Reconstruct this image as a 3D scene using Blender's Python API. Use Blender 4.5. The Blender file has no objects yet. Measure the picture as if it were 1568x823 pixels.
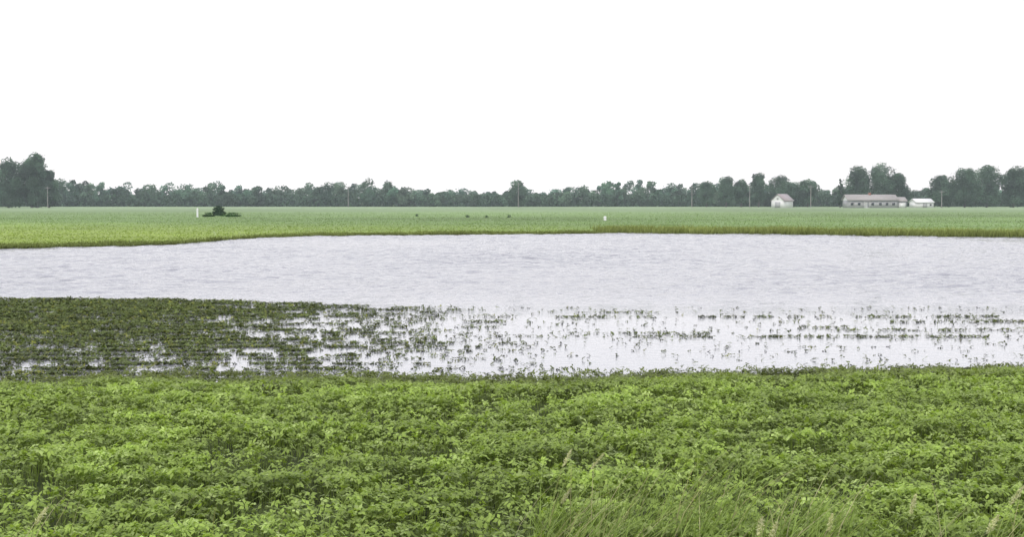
import bpy, math, random
import numpy as np
from mathutils import Vector
rng=np.random.default_rng(7); random.seed(7)
S=bpy.context.scene
S.view_settings.view_transform='Standard'; S.view_settings.look='None'; S.view_settings.exposure=0

# ---------------------------------------------------------------- helpers
def vnoise(x,y,seed=0):
    x=np.asarray(x,float); y=np.asarray(y,float)
    xi=np.floor(x).astype(np.int64); yi=np.floor(y).astype(np.int64)
    xf=x-xi; yf=y-yi
    def h(a,b):
        n=(a*374761393+b*668265263+seed*982451653)&0xffffffff
        n=((n^(n>>13))*1274126177)&0xffffffff
        n=n^(n>>16)
        return (n&0xffff)/65535.0
    u=xf*xf*(3-2*xf); v=yf*yf*(3-2*yf)
    return (h(xi,yi)*(1-u)+h(xi+1,yi)*u)*(1-v)+(h(xi,yi+1)*(1-u)+h(xi+1,yi+1)*u)*v
def fbm(x,y,seed=0,o=4):
    r=0;a=.5;t=0
    for i in range(o):
        r=r+a*vnoise(x*2**i,y*2**i,seed+i*17); t+=a; a*=.5
    return r/t
def sstep(a,b,x):
    t=np.clip((np.asarray(x,float)-a)/(b-a),0,1); return t*t*(3-2*t)

def mesh_obj(name,V,F,mat,col=None,parent=None,smooth=False):
    V=np.asarray(V,np.float32); F=np.asarray(F,np.int32); k=F.shape[1]
    me=bpy.data.meshes.new(name)
    me.vertices.add(len(V)); me.vertices.foreach_set('co',V.ravel())
    me.loops.add(F.size); me.loops.foreach_set('vertex_index',F.ravel())
    me.polygons.add(len(F)); me.polygons.foreach_set('loop_start',np.arange(0,F.size,k,dtype=np.int32))
    if smooth: me.polygons.foreach_set('use_smooth',np.ones(len(F),bool))
    me.update(calc_edges=True)
    if col is not None:
        a=me.color_attributes.new('Col','FLOAT_COLOR','POINT')
        c=np.ones((len(V),4),np.float32); c[:,:3]=col
        a.data.foreach_set('color',c.ravel())
    me.materials.append(mat)
    ob=bpy.data.objects.new(name,me); S.collection.objects.link(ob)
    if parent: ob.parent=parent
    return ob
def empty(name,loc=(0,0,0),rz=0):
    e=bpy.data.objects.new(name,None); e.location=loc; e.rotation_euler=(0,0,rz); S.collection.objects.link(e); return e

def nodes(m):
    m.use_nodes=True; nt=m.node_tree; nt.nodes.clear(); return nt,nt.nodes,nt.links
def foliage_mat(name,rough=.5,trans=.3,spec=.3,nscale=3.0,tcol=(1.15,1.25,.6)):
    m=bpy.data.materials.new(name); nt,N,L=nodes(m)
    out=N.new('ShaderNodeOutputMaterial'); at=N.new('ShaderNodeAttribute'); at.attribute_name='Col'
    tc=N.new('ShaderNodeTexCoord'); no=N.new('ShaderNodeTexNoise'); no.inputs['Scale'].default_value=nscale; no.inputs['Detail'].default_value=3
    L.new(tc.outputs['Object'],no.inputs['Vector'])
    mr=N.new('ShaderNodeMapRange'); mr.inputs[1].default_value=.3; mr.inputs[2].default_value=.7; mr.inputs[3].default_value=.78; mr.inputs[4].default_value=1.22
    L.new(no.outputs['Fac'],mr.inputs[0])
    sc=N.new('ShaderNodeVectorMath'); sc.operation='SCALE'; L.new(at.outputs['Color'],sc.inputs[0]); L.new(mr.outputs[0],sc.inputs['Scale'])
    p=N.new('ShaderNodeBsdfPrincipled'); p.inputs['Roughness'].default_value=rough; p.inputs['Specular IOR Level'].default_value=spec
    L.new(sc.outputs[0],p.inputs['Base Color'])
    t=N.new('ShaderNodeBsdfTranslucent'); mu=N.new('ShaderNodeVectorMath'); mu.operation='MULTIPLY'; mu.inputs[1].default_value=tcol
    L.new(sc.outputs[0],mu.inputs[0]); L.new(mu.outputs[0],t.inputs['Color'])
    mx=N.new('ShaderNodeMixShader'); mx.inputs[0].default_value=trans
    L.new(p.outputs[0],mx.inputs[1]); L.new(t.outputs[0],mx.inputs[2]); L.new(mx.outputs[0],out.inputs[0])
    return m
def simple_mat(name,c,rough=.7,var=.2,nscale=4.0,stretch=(1,1,1)):
    m=bpy.data.materials.new(name); nt,N,L=nodes(m)
    out=N.new('ShaderNodeOutputMaterial'); p=N.new('ShaderNodeBsdfPrincipled'); p.inputs['Roughness'].default_value=rough
    tc=N.new('ShaderNodeTexCoord'); mp=N.new('ShaderNodeMapping'); mp.inputs['Scale'].default_value=stretch
    no=N.new('ShaderNodeTexNoise'); no.inputs['Scale'].default_value=nscale; no.inputs['Detail'].default_value=5
    L.new(tc.outputs['Object'],mp.inputs[0]); L.new(mp.outputs[0],no.inputs['Vector'])
    cr=N.new('ShaderNodeValToRGB'); e=cr.color_ramp.elements
    e[0].position=.3; e[0].color=(*[v*(1-var) for v in c],1); e[1].position=.7; e[1].color=(*[min(1,v*(1+var)) for v in c],1)
    L.new(no.outputs['Fac'],cr.inputs[0]); L.new(cr.outputs[0],p.inputs['Base Color']); L.new(p.outputs[0],out.inputs[0])
    return m

# ---------------------------------------------------------------- terrain functions (metres)
FX=[-140,-100,-60,-32,-28.5,-25,-22.5,-21,-16.4,-3,11.3,28.7,41,80,120,140]
FY=[40,74,84,88.5,90.5,92.7,99,111,119.8,125.6,129.8,121.7,114.5,98,70,40]
def far_shore(x): return np.interp(x,FX,FY)+ (fbm(x*.12,x*0+3,5)-.5)*4 + (fbm(x*.8,x*0+7,9)-.5)*2.0
def near_shore(x): return 22.3+ .085*(x+9)+(fbm(x*.35,x*0+1,11)-.5)*1.6
def ground_z(x,y):
    s=np.minimum(y-near_shore(x),far_shore(x)-y)
    z=np.where(s<0, .10*sstep(0,-2.5,s), -.30*sstep(0,16,s))
    return z+(fbm(x*.6,y*.6,21)-.5)*.05

# ---------------------------------------------------------------- ground sheet
outl=[78,90,105,125,150,200,300,450,700,1200,2500,6000]
xs=np.array([-v for v in outl][::-1]+list(np.arange(-70,70.01,.7))+outl,float)
ys=np.concatenate([[-6000,-1000,-200,-40,-10,0,5],np.arange(8,60,.4),np.arange(60,150,.7),[155,162,170,180,190,200,215,230,250,275,300,330,370,420,480,540,600,660,760,1000,1800,3500,9000]])
X,Y=np.meshgrid(xs,ys); Z=ground_z(X,Y)
nx=len(xs);ny=len(ys)
idx=np.arange(nx*ny).reshape(ny,nx)
F=np.stack([idx[:-1,:-1],idx[:-1,1:],idx[1:,1:],idx[1:,:-1]],-1).reshape(-1,4)
mud=np.array([.055,.045,.03]); soil=np.array([.035,.045,.015])
fieldA=np.array([.27,.345,.10]); fieldB=np.array([.20,.285,.12]); fieldC=np.array([.23,.31,.17])  # crop greens; the farther tones also have distance haze mixed in
x=X.ravel();y=Y.ravel()
def field_col(x,y):
    t=sstep(100,190,y+.35*x)[:,None]; c=fieldA*(1-t)+fieldB*t
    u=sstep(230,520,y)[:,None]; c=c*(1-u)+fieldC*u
    v=.66+.62*fbm(x*.012,y*.035,31)
    return c*v[:,None]
col=field_col(x,y)
s=np.minimum(y-near_shore(x),far_shore(x)-y)
nearm=(y<60)
col=np.where(nearm[:,None],soil,col)
k=sstep(-1.2,.5,s)[:,None]; col=col*(1-k)+mud*k
gm=bpy.data.materials.new('ground_field'); nt,N,L=nodes(gm)
out=N.new('ShaderNodeOutputMaterial'); p=N.new('ShaderNodeBsdfPrincipled'); p.inputs['Roughness'].default_value=.9; p.inputs['Specular IOR Level'].default_value=.1
at=N.new('ShaderNodeAttribute'); at.attribute_name='Col'
tc=N.new('ShaderNodeTexCoord'); mp=N.new('ShaderNodeMapping'); mp.inputs['Scale'].default_value=(.08,.25,1)
no=N.new('ShaderNodeTexNoise'); no.inputs['Scale'].default_value=1; no.inputs['Detail'].default_value=7; no.inputs['Roughness'].default_value=.6
L.new(tc.outputs['Object'],mp.inputs[0]); L.new(mp.outputs[0],no.inputs['Vector'])
mr=N.new('ShaderNodeMapRange'); mr.inputs[1].default_value=.3; mr.inputs[2].default_value=.7; mr.inputs[3].default_value=.8; mr.inputs[4].default_value=1.2
L.new(no.outputs['Fac'],mr.inputs[0])
sc=N.new('ShaderNodeVectorMath'); sc.operation='SCALE'; L.new(at.outputs['Color'],sc.inputs[0]); L.new(mr.outputs[0],sc.inputs['Scale'])
L.new(sc.outputs[0],p.inputs['Base Color'])
bp=N.new('ShaderNodeBump'); bp.inputs['Distance'].default_value=.05; bp.inputs['Strength'].default_value=.6; L.new(no.outputs['Fac'],bp.inputs['Height']); L.new(bp.outputs[0],p.inputs['Normal'])
L.new(p.outputs[0],out.inputs[0])
mesh_obj('ground',np.stack([x,y,Z.ravel()],1),F,gm,col,smooth=True)

# ---------------------------------------------------------------- flood water: wind-chopped surface
wm=bpy.data.materials.new('flood_water'); nt,N,L=nodes(wm)
out=N.new('ShaderNodeOutputMaterial'); p=N.new('ShaderNodeBsdfPrincipled')
p.inputs['Base Color'].default_value=(.25,.25,.275,1); p.inputs['Roughness'].default_value=.08; p.inputs['IOR'].default_value=1.39
tc=N.new('ShaderNodeTexCoord')
def wn(sx,sy,det,rough,rot=.06):
    mp=N.new('ShaderNodeMapping'); mp.inputs['Scale'].default_value=(sx,sy,1); mp.inputs['Rotation'].default_value=(0,0,rot)
    n=N.new('ShaderNodeTexNoise'); n.inputs['Scale'].default_value=1; n.inputs['Detail'].default_value=det; n.inputs['Roughness'].default_value=rough
    L.new(tc.outputs['Object'],mp.inputs[0]); L.new(mp.outputs[0],n.inputs['Vector']); return n
n2=wn(3.4,3.2,3,.6,-.1)
sp=N.new('ShaderNodeSeparateXYZ'); L.new(tc.outputs['Object'],sp.inputs[0])
ms=N.new('ShaderNodeMapRange'); ms.inputs[1].default_value=36; ms.inputs[2].default_value=48; ms.inputs[3].default_value=.10; ms.inputs[4].default_value=1; L.new(sp.outputs['Y'],ms.inputs[0])
bp=N.new('ShaderNodeBump'); bp.inputs['Distance'].default_value=.13; L.new(ms.outputs[0],bp.inputs['Strength']); L.new(n2.outputs['Fac'],bp.inputs['Height']); L.new(bp.outputs[0],p.inputs['Normal'])
L.new(p.outputs[0],out.inputs[0])
wx=np.concatenate([[-150,-120,-90,-70],np.arange(-60,60.01,.25),[70,90,120,150]]); wy=np.concatenate([[12,16],np.arange(20,135,.22),[138]])
WX,WY=np.meshgrid(wx,wy); nw=WX.size; i2=np.arange(nw).reshape(WX.shape)
amp=.003+ .085*sstep(37,50,WY)
patch=np.clip(-.1+2.2*fbm(WX*.05,WY*.04,101,4),.25,2)
crest=lambda a: (1-np.abs(2*a-1))
WXd=WX+4*fbm(WX*.1,WY*.1,108,3); WYd=WY+5*fbm(WX*.13,WY*.1,109,3)
wz=.8*(crest(fbm(WXd*1.0+WYd*.2,WYd*1.0-WXd*.15,102,3))-.6)+.9*(fbm(WXd*2.0,WYd*2.0,103,2)-.5)+.5*(fbm(WX*.35,WY*.3,104,2)-.5)
WZ=np.where(np.abs(WX)<60.1,wz*amp*patch*1.3,0)
WF=np.stack([i2[:-1,:-1],i2[:-1,1:],i2[1:,1:],i2[1:,:-1]],-1).reshape(-1,4)
mesh_obj('flood_water',np.stack([WX.ravel(),WY.ravel(),WZ.ravel()],1),WF,wm,smooth=True)

# ---------------------------------------------------------------- soybean leaves
def trifoliate(px,py,pz,size,color,tilt=.5,zbase=None):
    n=len(px); yaw=rng.uniform(0,2*np.pi,n)
    lv=np.array([[0,0,0],[.42,.32,-.02],[1,0,-.16],[.42,-.32,-.02],[.5,0,.07]])
    Vs=[];Fs=[];Cs=[];off=0
    tx=rng.normal(0,tilt,n); ty=rng.normal(0,tilt,n)
    for a in (-1.25,0,1.25):
        yw=yaw+a+rng.normal(0,.15,n); L_=size*(1 if a==0 else .85)
        c=np.cos(yw);s_=np.sin(yw)
        lx=lv[None,:,0]*L_[:,None]; ly=lv[None,:,1]*L_[:,None]; lz=lv[None,:,2]*L_[:,None]*rng.uniform(.3,2.2,n)[:,None]
        lx=lx+.15*L_[:,None]
        gx=lx*c[:,None]-ly*s_[:,None]; gy=lx*s_[:,None]+ly*c[:,None]
        gz=lz+gx*tx[:,None]+gy*ty[:,None]
        Vs.append(np.stack([gx+px[:,None],gy+py[:,None],gz+pz[:,None]],-1).reshape(-1,3))
        b=off+np.arange(n)[:,None]*5
        tri=np.array([[0,4,1],[1,4,2],[2,4,3],[3,4,0]])
        Fs.append((b[:,None,:]+tri[None]).reshape(-1,3)); off+=n*5
        cc=color*rng.uniform(.8,1.2,n)[:,None]; Cs.append(np.repeat(cc,5,0))
    if zbase is not None:
        w=.0025
        ax=px+rng.normal(0,.04,n); ay=py+rng.normal(0,.04,n)
        P=np.stack([np.stack([ax-w,ay,zbase],1),np.stack([ax+w,ay,zbase],1),np.stack([px,py,pz],1)],1).reshape(-1,3)
        Vs.append(P); Fs.append(off+np.arange(n*3).reshape(-1,3)); off+=n*3; Cs.append(np.repeat(color*.8,3,0))
    return np.concatenate(Vs),np.concatenate(Fs),np.concatenate(Cs)

soym=foliage_mat('soybean_leaf',.5,.38,.35,2.0,(1.15,1.2,.65))
ROW=.76
N0=280000
d=rng.uniform(8.5,25.5,N0); 
hw=.40*d+1.6; keep=rng.uniform(0,1,N0)<hw/12; d=d[keep]; hw=hw[keep]
px=rng.uniform(-1,1,len(d))*hw
row=np.round(d/ROW); py=row*ROW+rng.normal(0,.18,len(d))+(fbm(px*.3,row*0+2,44)-.5)*.3
ok=py<near_shore(px)+rng.normal(0,.35,len(px))+.4
gap=fbm(px*.8,row*3.1,41,3); ok&= ~((gap<.42)&(rng.uniform(0,1,len(px))<.68))
gp2=fbm(px*2.6,py*3.6,43,2); ok&= ~((gp2<.39)&(rng.uniform(0,1,len(px))<.82))
tr=(np.abs(py-13.3-.1*np.sin(px))<.24)&(px<-1.2)&(px>-4.6)&(rng.uniform(0,1,len(px))<.92); ok&=~tr
px=px[ok];py=py[ok];row=row[ok]
hgt=.18+.14*fbm(px*2.4,py*2.4,51)+.08*(fbm(px*.7,row*5.7,52)-.5)
edge=sstep(-3.2,.3,py-near_shore(px)+(fbm(px*.5,py*.5,53)-.5)*2)
hgt=hgt*(1-.45*edge)
zt=ground_z(px,py)
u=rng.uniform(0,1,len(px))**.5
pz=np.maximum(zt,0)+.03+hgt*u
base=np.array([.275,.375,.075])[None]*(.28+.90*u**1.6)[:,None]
tone=fbm(px*.9,py*1.8,61)[:,None]; base=base*(.65+.7*tone)
yel=(rng.uniform(0,1,len(px))<.12)[:,None]; base=np.where(yel,base*np.array([1.35,1.25,2.0]),base)
base=base*(1-edge[:,None])+edge[:,None]*base*np.array([.48,.44,.50])
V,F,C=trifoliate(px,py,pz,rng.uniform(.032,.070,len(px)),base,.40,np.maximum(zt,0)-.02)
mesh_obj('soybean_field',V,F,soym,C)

# flooded soybean rows standing in the water
N1=300000
py0=rng.uniform(22,45,N1); hw=.40*py0+4; keep=rng.uniform(0,1,N1)<hw/22; py0=py0[keep];hw=hw[keep]
px=rng.uniform(-1,1,len(py0))*hw
row=np.round(py0/ROW); py=row*ROW+rng.normal(0,.10,len(px))+(fbm(px*.25,row*0+5,70)-.5)*.35
dens=np.zeros(len(px))
far_e=43.2+(fbm(px*.2,px*0,77)-.5)*1.2-.30*np.maximum(px+12,0)
dens=np.maximum(dens, 1.0*sstep(-1.0,-9,px+(fbm(row*1.7,row*0,71)-.5)*5)*(py>32)*(py<far_e))
dens=np.maximum(dens, .85*sstep(1.0,-7.0,px+(fbm(row*2.3,row*0+4,72)-.5)*5)*(py<=34))
dens=np.maximum(dens,.6*sstep(-.5,-3.5,px)*(np.abs(py-38.2)<.6)*sstep(.30,.45,fbm(px*.6,px*0,80)))
rr=fbm(row*5.3,row*0+2,73,2); seg=fbm(px*.16+row*3.7,row*7.1,74,3)
dens=np.maximum(dens,.28*(rr>.45)*sstep(.50,.66,seg)*(py<38))
dens=np.maximum(dens,.020*(py<40)*(rr>.30))
dens=np.maximum(dens,.26*sstep(.40,.62,fbm(px*.2,row*2.2,79,3))*sstep(2,-5,px)*(py<37))
dens=np.maximum(dens,.8*sstep(1.6,0,py-near_shore(px)))
hole=fbm(px*2.6,py*2.0,75,3)
leftm=sstep(-4.5,-10,px)
dens=dens*np.maximum(sstep(.34,.54,hole),leftm*.95*sstep(.20,.38,hole))
ok=(rng.uniform(0,1,len(px))<dens)&(py>near_shore(px)-.6)
px=px[ok];py=py[ok];lm=leftm[ok]
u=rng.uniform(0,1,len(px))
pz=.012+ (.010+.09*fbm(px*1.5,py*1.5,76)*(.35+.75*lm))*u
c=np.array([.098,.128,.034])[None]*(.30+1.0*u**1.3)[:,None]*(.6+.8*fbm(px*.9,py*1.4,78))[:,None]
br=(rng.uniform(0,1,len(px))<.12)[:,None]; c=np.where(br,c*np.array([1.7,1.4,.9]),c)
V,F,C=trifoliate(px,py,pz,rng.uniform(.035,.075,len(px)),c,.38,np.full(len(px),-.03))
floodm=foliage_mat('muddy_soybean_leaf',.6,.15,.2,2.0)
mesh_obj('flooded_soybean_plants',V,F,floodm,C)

# ---------------------------------------------------------------- crops beyond the water
def quads(px,py,pz,w,h,color,up=.0):
    n=len(px)
    nrm=rng.normal(0,1,(n,3)); nrm[:,2]+=up*np.sign(nrm[:,2]); nrm/=np.linalg.norm(nrm,axis=1)[:,None]
    t=np.cross(nrm,rng.normal(0,1,(n,3))); t/=np.linalg.norm(t,axis=1)[:,None]
    b=np.cross(nrm,t)
    P=np.stack([px,py,pz],1)
    w=np.broadcast_to(w,(n,))[:,None]/2; h=np.broadcast_to(h,(n,))[:,None]/2
    V=np.stack([P-t*w, P-b*h*.8, P+t*w*1.1, P+b*h],1).reshape(-1,3)
    F=np.arange(n*4).reshape(-1,4)
    return V,F,np.repeat(color,4,0)
farm=foliage_mat('far_crop_leaf',.7,.3,.1,.15,(1.1,1.1,.8))
N2=170000
y2=85+ (rng.uniform(0,1,N2)**1.6)*260; x2=rng.uniform(-1,1,N2)*(.42*y2+8)
ok=y2>far_shore(x2)-.3; x2=x2[ok];y2=y2[ok]
dist=y2-far_shore(x2)
c=field_col(x2,y2)*1.28*rng.uniform(.92,1.08,len(x2))[:,None]
shore=sstep(5,0,dist)[:,None]*.65; c=c*(1-shore)+shore*np.array([.10,.12,.05])*rng.uniform(.6,1.3,len(x2))[:,None]
V,F,C=quads(x2,y2,.09+rng.uniform(0,.08,len(x2)),.20,.15,c,2.0)
mesh_obj('far_crop_rows',V,F,farm,C)

def blades(px,py,pz,h,w,color,lean=.25,leanx=.15,seg=3):
    n=len(px); a=rng.uniform(0,2*np.pi,n); dx=rng.normal(leanx,lean,n)*h; dy=rng.normal(0,lean,n)*h
    Vs=[];ca=np.cos(a)*w;sa=np.sin(a)*w
    for i in range(seg+1):
        t=i/seg; ww=(1-t)**.7+.02
        cx=px+dx*t*t; cy=py+dy*t*t; cz=pz+h*(t-.12*t*t)
        Vs+= [np.stack([cx-ca*ww,cy-sa*ww,cz],1),np.stack([cx+ca*ww,cy+sa*ww,cz],1)]
    V=np.stack(Vs,1).reshape(-1,3); k=2*(seg+1)
    f=np.array([[2*i,2*i+1,2*i+3,2*i+2] for i in range(seg)])
    F=(np.arange(n)[:,None,None]*k+f[None]).reshape(-1,4)
    cc=np.repeat(color,k,0).reshape(n,k,3)*np.linspace(.5,1.1,k)[None,:,None]
    return V,F,cc.reshape(-1,3)
n=42000; gx=rng.uniform(-45,60,n); 
off=np.abs(rng.normal(0,1,n))*np.where(gx>8,6.0,2.0); gy=far_shore(gx)+off-.6
hh=np.where(gx>8,.62,.28)*rng.uniform(.4,1.2,n)*(.6+.8*fbm(gx*.4,gy*.2,95))
c=np.where((gx>8)[:,None],np.array([.25,.29,.10]),np.array([.20,.24,.08]))*rng.uniform(.6,1.4,n)[:,None]
V,F,C=blades(gx,gy,np.maximum(ground_z(gx,gy),0)-.02,hh,.035,c,.3,.1,2)
mesh_obj('shoreline_grass',V,F,farm,C)

# ---------------------------------------------------------------- roadside grass
grassm=foliage_mat('roadside_grass_blade',.55,.35,.25,6.0)
n=15000
gx=rng.uniform(-7,9,n); gy=rng.uniform(7.4,11.8,n)
cl=fbm(gx*1.9,gy*1.3,91,3)
pr=np.where(gx>.1,1,.06)*sstep(.34,.60,cl); ok=rng.uniform(0,1,n)<pr; gx=gx[ok];gy=gy[ok];cl=cl[ok]
hh=(.30+.82*cl+.10*sstep(0,3.5,gx))*rng.uniform(.6,1.15,len(gx))
c=np.array([.26,.35,.09])*rng.uniform(.5,1.35,len(gx))[:,None]
dry=(rng.uniform(0,1,len(gx))<.16)[:,None]; c=np.where(dry,np.array([.50,.47,.26])*rng.uniform(.7,1.1,len(gx))[:,None],c)
V,F,C=blades(gx,gy,np.full(len(gx),.08),hh,.0060,c,.36,.42,4)
mesh_obj('roadside_grass',V,F,grassm,C)
pl=[(.35,12.5,.88),(.55,12.6,.82),(.30,11.4,.74),(1.75,10.2,.78),(1.82,10.25,.73),(2.95,10.6,.88),(3.35,10.2,.80),(2.3,10.4,.76),(-3.7,10.6,.76),(3.7,10.9,.88),(4.4,11,.95),(5,10.6,.9),(-5,10.6,.9)]
Vs=[];Fs=[];Cs=[];off=0
for (a,b,h) in pl:
    lx=random.uniform(.1,.45)
    v,f,c=blades(np.array([a]),np.array([b]),np.array([.08]),np.array([h-.08]),.003,np.array([[.40,.40,.18]]),.02,lx,4)
    k=v.reshape(5,2,3).mean(1)
    Vs.append(v);Fs.append(f+off);Cs.append(c);off+=len(v)
    m=180; t=rng.uniform(0,1,m); r=random.uniform(.018,.034)*np.sin(np.pi*(.12+.85*t))
    T=.78+.24*t; ang=rng.uniform(0,6.28,m); dxt=k[4]-k[0]
    qx=a+dxt[0]*T*T+np.cos(ang)*r*rng.uniform(0,1,m); qy=b+dxt[1]*T*T+np.sin(ang)*r; qz=.08+(h-.08)*(T-.12*T*T)
    v,f,c=quads(qx,qy,qz,.008,.028,np.array([.66,.65,.42])*rng.uniform(.7,1.1,m)[:,None])
    Vs.append(v);Fs.append(f+off);Cs.append(c);off+=len(v)
mesh_obj('grass_seed_heads',np.concatenate(Vs),np.concatenate(Fs),grassm,np.concatenate(Cs))

# ---------------------------------------------------------------- trees
treem=foliage_mat('tree_foliage',.85,.25,.05,.3,(1,1.1,.8))
barkm=simple_mat('bark',(.12,.11,.10),.9,.3,3)
def tube(p0,p1,r0,r1,k=7):
    p0=np.array(p0,float);p1=np.array(p1,float); d=p1-p0; d/=np.linalg.norm(d)
    a=np.cross(d,[.3,.9,.1]); a/=np.linalg.norm(a); b=np.cross(d,a); t=np.linspace(0,2*np.pi,k,endpoint=False)
    ring=np.cos(t)[:,None]*a+np.sin(t)[:,None]*b
    V=np.concatenate([p0+ring*r0,p1+ring*r1]); F=np.array([[i,(i+1)%k,k+(i+1)%k,k+i] for i in range(k)])
    return V,F
def crown(cx,cy,base,H,W,nb,nq,q,col,conical=False):
    lobes=[]
    for i in range(nb):
        t=(i+random.random())/nb; z=base+(H-base)*(.08+.80*t)
        rr=(1-t)*.95+.08 if conical else math.sqrt(max(.05,1-(1.85*t-.85)**2*.85))
        a=i*2.4+random.uniform(-.6,.6); r=W/2*rr*random.uniform(.15,.78)
        lr=W*random.uniform(.13,.24)*(1 if not conical else .75*(1.15-t))
        lobes.append((cx+r*math.cos(a),cy+r*math.sin(a),z,lr,random.uniform(.55,1.4)))
    per=nq//nb
    P=[];C=[]
    for (lx,ly,lz,lr,br) in lobes:
        v=rng.normal(0,1,(per,3)); v/=np.linalg.norm(v,axis=1)[:,None]
        rad=lr*(.45+.6*rng.uniform(0,1,per)**.6)*(1+.18*rng.normal(0,1,per))
        pp=np.array([lx,ly,lz])+v*rad[:,None]*np.array([1,1,.85])
        pp[:,2]=np.where(pp[:,2]>H*1.03,2*H*1.03-pp[:,2],pp[:,2]); pp[:,2]=np.where(pp[:,2]<.3,.3+rng.uniform(0,1.5,per),pp[:,2])
        P.append(pp); C.append(col*br*rng.uniform(.8,1.2,per)[:,None])
    P=np.concatenate(P);C=np.clip(np.concatenate(C),.004,1)
    return quads(P[:,0],P[:,1],P[:,2],q*rng.uniform(.6,1.3,len(P)),q*rng.uniform(.6,1.3,len(P)),C)
TC=np.array([.105,.175,.112])  # leaf green paled and blued: some distance haze is mixed into the colour
def tree(name,X_,Y_,H,W,col=TC,conical=False,base=None,nq=7000,nb=24,q=.5):
    e=empty(name,(X_,Y_,0.08)); base=H*.12 if base is None else base
    Vs=[];Fs=[];o=0
    def add(vf):
        nonlocal o
        Vs.append(vf[0]);Fs.append(vf[1]+o);o+=len(vf[0])
    r=H*.022
    add(tube((0,0,-.2),(.02*H,0,H*.35),r*1.2,r*.8)); add(tube((.02*H,0,H*.35),(0,.02*H,H*.82),r*.8,r*.2))
    for i in range(7):
        a=i*2.4+random.random(); z0=H*(.22+.07*i); L_=W*.36*(1-.08*i)
        m=(math.cos(a)*L_*.6,math.sin(a)*L_*.6,z0+L_*.35); add(tube((.01*H,0,z0),m,r*.45,r*.25,5)); add(tube(m,(math.cos(a+.2)*L_,math.sin(a+.2)*L_,z0+L_*.8),r*.25,r*.08,5))
    mesh_obj('trunk_and_limbs',np.concatenate(Vs),np.concatenate(Fs),barkm,parent=e)
    V,F,C=crown(0,0,base,H,W,nb,nq,q,col,conical)
    mesh_obj('crown',V,F,treem,C,parent=e)
    return e
for (a,b,h,w) in [(-187.5,562,22.5,12),(-198,560,19.5,17),(-209,556,20,16),(-224,560,18,16),(-184,566,16,8),(-193,572,20.5,12)]:
    tree('broadleaf_tree',a,b,h,w,TC*.82,nq=11000,nb=34,base=.4,q=.6)
for (a,b,h,w) in [(3,640,12.3,9.5),(92,612,13.5,10),(99,615,12,8),(107,618,15.5,8),(117,622,14,12),(130,626,12.5,10),(126,640,11,12),(86,630,11.5,9)]:
    tree('broadleaf_tree',a,b,h,w,TC*.95)
tree('cedar_tree',133,577,13.2,6.2,TC*.72,True,.5)
for (a,b,h,w) in [(145,596,17.5,14),(155,600,18.5,15),(163,604,15,12),(178,590,13.5,12),(186,585,16.5,15),(196,588,18,15),(206,585,17,14),(216,588,18.5,15),(230,590,17,15)]:
    tree('broadleaf_tree',a,b,h,w,TC*.92,nq=9500,nb=30,base=.6,q=.58)

TX=[-420,-210,-186,-147,-125,-103,-74,-55,-46,-20,-2,13,27,56,80,95,139,187,234,420]
TH=[11,12,10.3,10.8,8.6,9.2,12,11.6,7.4,7.8,8.2,6.8,10.6,12,11.5,10.5,10,9.5,9,11]
Vs=[];Fs=[];Cs=[];o=0
xx=-420
while xx<420:
    for k in range(2):
        cx=xx+random.uniform(-2,2); hy=np.interp(cx,TX,TH)*random.uniform(.66,1.16); yy=672+k*22+random.uniform(-8,8)
        w=random.uniform(7,13)
        br=random.uniform(.7,1.3)
        V,F,C=crown(cx,yy,.3,hy,w,9,1300,.75,TC*1.12*br*np.array([random.uniform(.9,1.15),1,1.05+.12*k]))  # bluer tint, stronger in the back row: haze put into the leaf colour
        Vs.append(V);Fs.append(F+o);Cs.append(C);o+=len(V)
    m=330; V,F,C=quads(rng.uniform(xx-3,xx+4,m),rng.uniform(664,690,m),rng.uniform(.1,5.5,m),1.3,1.1,np.repeat((TC*.8)[None],m,0)*rng.uniform(.6,1.3,m)[:,None])
    Vs.append(V);Fs.append(F+o);Cs.append(C);o+=len(V)
    xx+=5.2
mesh_obj('distant_tree_line',np.concatenate(Vs),np.concatenate(Fs),treem,np.concatenate(Cs))

def bush(name,X_,Y_,w,h,nq=1400,col=TC,flat=1):
    V,F,C=crown(0,0,.0,h,w,12,nq,.22,col); V[:,2]=V[:,2]*h/max(h,V[:,2].max()); o=mesh_obj(name,V,F,treem,C); o.location=(X_,Y_,.1)
bush('shrub',-50.3,244,2.6,2.1,1500,TC*.6); bush('shrub',-48.0,243,3.8,.9,1400,TC*.7*np.array([1,1.2,.7])); bush('shrub',-52.0,244,2.2,.9,900,TC*.7*np.array([1,1.2,.7]))
for a,b,w,h in [(-7.5,240,.9,.5),(-4.2,236,.7,.45),(-.5,238,.8,.5),(-17,255,.8,.5)]: bush('weed_clump',a,b,w,h,160,TC*.6)

# ---------------------------------------------------------------- buildings
white=simple_mat('white_siding',(.78,.78,.78),.6,.06,.8,(1,1,8)); grey=simple_mat('pale_grey_siding',(.40,.40,.41),.7,.08,.8,(1,1,8))
roofg=simple_mat('weathered_shingle',(.33,.31,.295),.85,.15,2); roofr=simple_mat('rusty_tin_roof',(.32,.27,.27),.5,.2,1.5,(6,1,1))
glass=simple_mat('window_glass',(.03,.035,.045),.1,.1,1); wood=simple_mat('pole_wood',(.28,.27,.25),.9,.2,6,(1,1,.3)); brick=simple_mat('chimney_brick',(.28,.13,.09),.9,.2,8)
metal=simple_mat('galvanised_metal',(.55,.56,.57),.4,.1,3)
def box(name,x0,x1,y0,y1,z0,z1,mat,par):
    V=[(x,y,z) for z in (z0,z1) for y in (y0,y1) for x in (x0,x1)]
    F=[(0,2,3,1),(4,5,7,6),(0,1,5,4),(2,6,7,3),(0,4,6,2),(1,3,7,5)]
    return mesh_obj(name,V,F,mat,parent=par)
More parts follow.
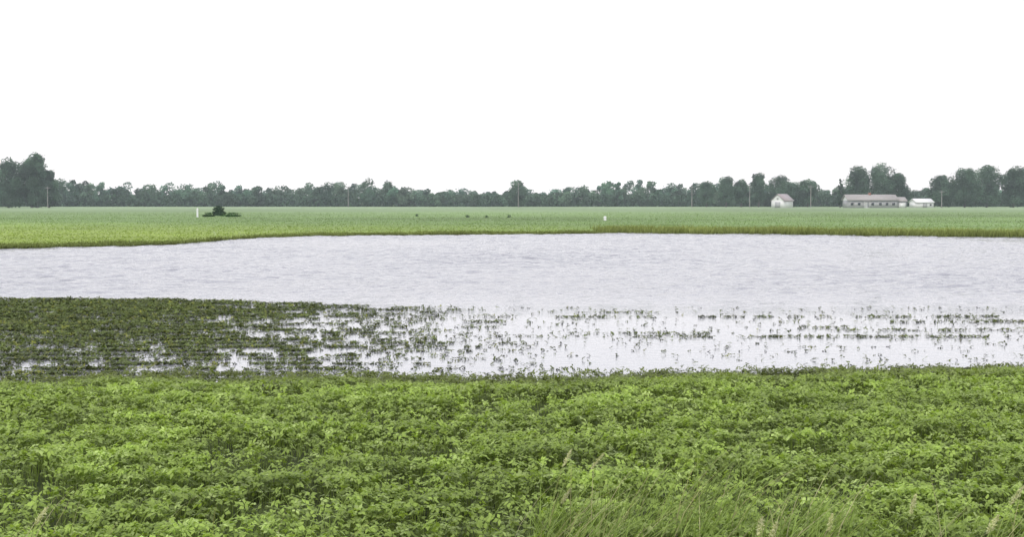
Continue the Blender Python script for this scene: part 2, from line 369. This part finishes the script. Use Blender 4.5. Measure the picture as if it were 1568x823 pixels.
def gable(name,x0,x1,y0,y1,z0,zr,mat,par,axis='x',th=.18):
    if axis=='x':
        ym=(y0+y1)/2; prof=[(y0,z0),(ym,zr),(y1,z0),(y1,z0+th),(ym,zr+th),(y0,z0+th)]
        V=[(x0,a,b) for a,b in prof]+[(x1,a,b) for a,b in prof]
    else:
        xm=(x0+x1)/2; prof=[(x0,z0),(xm,zr),(x1,z0),(x1,z0+th),(xm,zr+th),(x0,z0+th)]
        V=[(a,y0,b) for a,b in prof]+[(a,y1,b) for a,b in prof]
    F=[(0,6,7,1),(1,7,8,2),(2,8,9,3),(3,9,10,4),(4,10,11,5),(5,11,6,0),(0,1,4,5),(1,2,3,4),(6,11,10,7),(7,10,9,8)]
    return mesh_obj(name,V,F,mat,parent=par)
def tri_wall(name,pts,mat,par):
    V=pts+[(p[0]+TRID[0],p[1]+TRID[1],p[2]) for p in pts]
    me=bpy.data.meshes.new(name); me.from_pydata(V,[],[(0,1,2),(3,5,4),(0,3,4,1),(1,4,5,2),(2,5,3,0)]); me.materials.append(mat)
    ob=bpy.data.objects.new(name,me); S.collection.objects.link(ob); ob.parent=par
def window(par,x,z,w,h,yf):
    box('window_frame',x-w/2-.1,x+w/2+.1,yf-.06,yf-.003,z-.1,z+h+.1,white,par)
    box('window_pane',x-w/2,x+w/2,yf-.09,yf-.063,z,z+h,glass,par)
h=empty('farmhouse',(142.5,560,.1),.04)
box('walls',-11.5,8,-4,4,0,2.9,grey,h); gable('roof',-12,8.4,-4.6,4.6,2.92,5.1,roofg,h)
TRID=(.15,0)
tri_wall('gable_end',[(-11.5,-4,2.9),(-11.5,4,2.9),(-11.5,0,4.8)],white,h); tri_wall('gable_end',[(7.85,-4,2.9),(7.85,4,2.9),(7.85,0,4.8)],white,h)
box('garage_walls',8.003,11.8,-3.2,3.4,0,2.5,grey,h); gable('garage_roof',8.41,12.2,-3.7,3.9,2.52,4.1,roofg,h)
for wx_ in (-10,-7.2,-1.8,1.2,3.8,6.4): window(h,wx_,1.0,1.2,1.1,-4)
box('front_door',-4.9,-3.9,-4.08,-4.003,.1,2.2,white,h); box('door_step',-5.2,-3.6,-5.2,-4.1,0,.18,white,h)
box('garage_door',8.8,11.3,-3.28,-3.203,.05,2.1,white,h); box('chimney',-2.4,-1.5,-.5,.4,4.6,5.9,brick,h)
box('porch_post',-5.6,-5.45,-5.4,-5.25,0,2.5,white,h); box('porch_post',-3.4,-3.25,-5.4,-5.25,0,2.5,white,h); box('porch_roof',-5.9,-3,-5.6,-4.65,2.55,2.72,roofg,h)
b=empty('white_barn',(106.3,560,.1),-.55)
box('walls',-2.6,2.6,-5,5,0,2.8,white,b); gable('roof',-3,3,-5.4,5.4,2.65,5.3,roofr,b,'y')
TRID=(0,.15)
tri_wall('gable_end',[(-2.6,-5,2.8),(2.6,-5,2.8),(0,-5,5.15)],white,b); tri_wall('gable_end',[(-2.6,4.85,2.8),(2.6,4.85,2.8),(0,4.85,5.15)],white,b)
box('barn_door',-1.1,1.1,-5.08,-5.003,.05,2.3,grey,b); box('loft_hatch',-.4,.4,-5.08,-5.003,3.2,4.0,grey,b)
c=empty('white_shed',(164.5,572,.1),.3)
box('walls',-4,4,-2.5,2.5,0,2.0,white,c); gable('roof',-4.3,4.3,-2.9,2.9,2.02,3.5,white,c)
TRID=(.15,0)
tri_wall('gable_end',[(-4,-2.5,2.0),(-4,2.5,2.0),(-4,0,3.25)],white,c); tri_wall('gable_end',[(3.85,-2.5,2.0),(3.85,2.5,2.0),(3.85,0,3.25)],white,c)
box('shed_door',-1,1,-2.58,-2.503,.05,1.8,grey,c); window(c,2.6,.8,.8,.7,-2.5)

def pole(X_,Y_,H):
    e=empty('utility_pole',(X_,Y_,.05))
    V,F=tube((0,0,-.2),(0,0,H),.17,.12,8); mesh_obj('pole_shaft',V,F,wood,parent=e)
    box('crossarm',-1.1,1.1,-.08,.08,H-.75,H-.6,wood,e)
    for i,xx in enumerate((-.95,-.4,.4,.95)):
        V,F=tube((xx,0,H-.597),(xx,0,H-.38),.05,.035,6); mesh_obj('insulator_%d'%i,V,F,metal,parent=e)
for a,b_,hh in [(-181,555,8.5),(-69,600,9),(2.6,590,10.5),(72,570,9),(94.5,566,9),(117.5,560,9),(169,560,7)]: pole(a,b_,hh)
e=empty('marker_post',(-53.7,243,.05)); V,F=tube((0,0,0),(0,0,1.5),.16,.15,10); mesh_obj('post',V,F,white,parent=e); V,F=tube((0,0,1.502),(0,0,1.62),.19,.05,10); mesh_obj('cap',V,F,white,parent=e)
e=empty('standpipe',(13.4,205,.05)); V,F=tube((0,0,0),(0,0,.55),.2,.2,10); mesh_obj('pipe',V,F,white,parent=e); V,F=tube((0,0,.553),(0,0,.68),.26,.1,10); mesh_obj('cap',V,F,white,parent=e)

# humid summer haze lying over the fields: a real, thin scattering layer
hm=bpy.data.materials.new('humid_haze'); nt,N,L=nodes(hm)
out=N.new('ShaderNodeOutputMaterial'); vs=N.new('ShaderNodeVolumeScatter'); vs.inputs['Density'].default_value=.00034; vs.inputs['Color'].default_value=(.84,.95,1,1); vs.inputs['Anisotropy'].default_value=.2
L.new(vs.outputs[0],out.inputs['Volume'])
box('atmospheric_haze',-2500,2500,150,1500,-3,60,hm,None)

# ---------------------------------------------------------------- sky and light
w=bpy.data.worlds.new('World'); S.world=w; w.use_nodes=True; nt=w.node_tree; nt.nodes.clear(); N=nt.nodes;L=nt.links
el,rot=math.radians(52),math.radians(200)
sky=N.new('ShaderNodeTexSky'); sky.sky_type='NISHITA'; sky.sun_disc=False; sky.sun_elevation=el; sky.sun_rotation=rot; sky.dust_density=4
tc=N.new('ShaderNodeTexCoord'); sp=N.new('ShaderNodeSeparateXYZ'); L.new(tc.outputs['Generated'],sp.inputs[0])
cn=N.new('ShaderNodeTexNoise'); cn.inputs['Scale'].default_value=2.5; cn.inputs['Detail'].default_value=5; L.new(tc.outputs['Generated'],cn.inputs['Vector'])
am=N.new('ShaderNodeMath'); am.operation='MULTIPLY_ADD'; am.inputs[1].default_value=.25; L.new(cn.outputs['Fac'],am.inputs[0]); L.new(sp.outputs['Z'],am.inputs[2])
cr=N.new('ShaderNodeValToRGB'); e=cr.color_ramp.elements; e[0].position=.20; e[0].color=(1,1,1,1); e[1].position=.6; e[1].color=(.80,.81,.87,1)
L.new(am.outputs[0],cr.inputs[0])
cs=N.new('ShaderNodeVectorMath'); cs.operation='MULTIPLY'; cs.inputs[1].default_value=(15.2,15.2,15.5); L.new(cr.outputs[0],cs.inputs[0])
mx=N.new('ShaderNodeMix'); mx.data_type='RGBA'; mx.inputs['Factor'].default_value=.9
L.new(sky.outputs[0],mx.inputs['A']); L.new(cs.outputs[0],mx.inputs['B'])
bg=N.new('ShaderNodeBackground'); bg.inputs['Strength'].default_value=.1; L.new(mx.outputs['Result'],bg.inputs['Color'])
wo=N.new('ShaderNodeOutputWorld'); L.new(bg.outputs[0],wo.inputs[0])
sl=bpy.data.lights.new('sun','SUN'); sl.energy=1.5; sl.angle=math.radians(12); sl.color=(1,.96,.9)
so=bpy.data.objects.new('sun',sl); S.collection.objects.link(so)
dirv=Vector((math.sin(rot)*math.cos(el),math.cos(rot)*math.cos(el),math.sin(el)))
so.rotation_euler=(dirv).to_track_quat('Z','Y').to_euler()

cam=bpy.data.cameras.new('camera'); co=bpy.data.objects.new('camera',cam); S.collection.objects.link(co)
cam.lens=50; cam.sensor_width=36; cam.clip_end=20000; cam.clip_start=.1
co.location=(0,0,3.0); co.rotation_euler=(math.radians(90-2.74),0,0)
S.camera=co
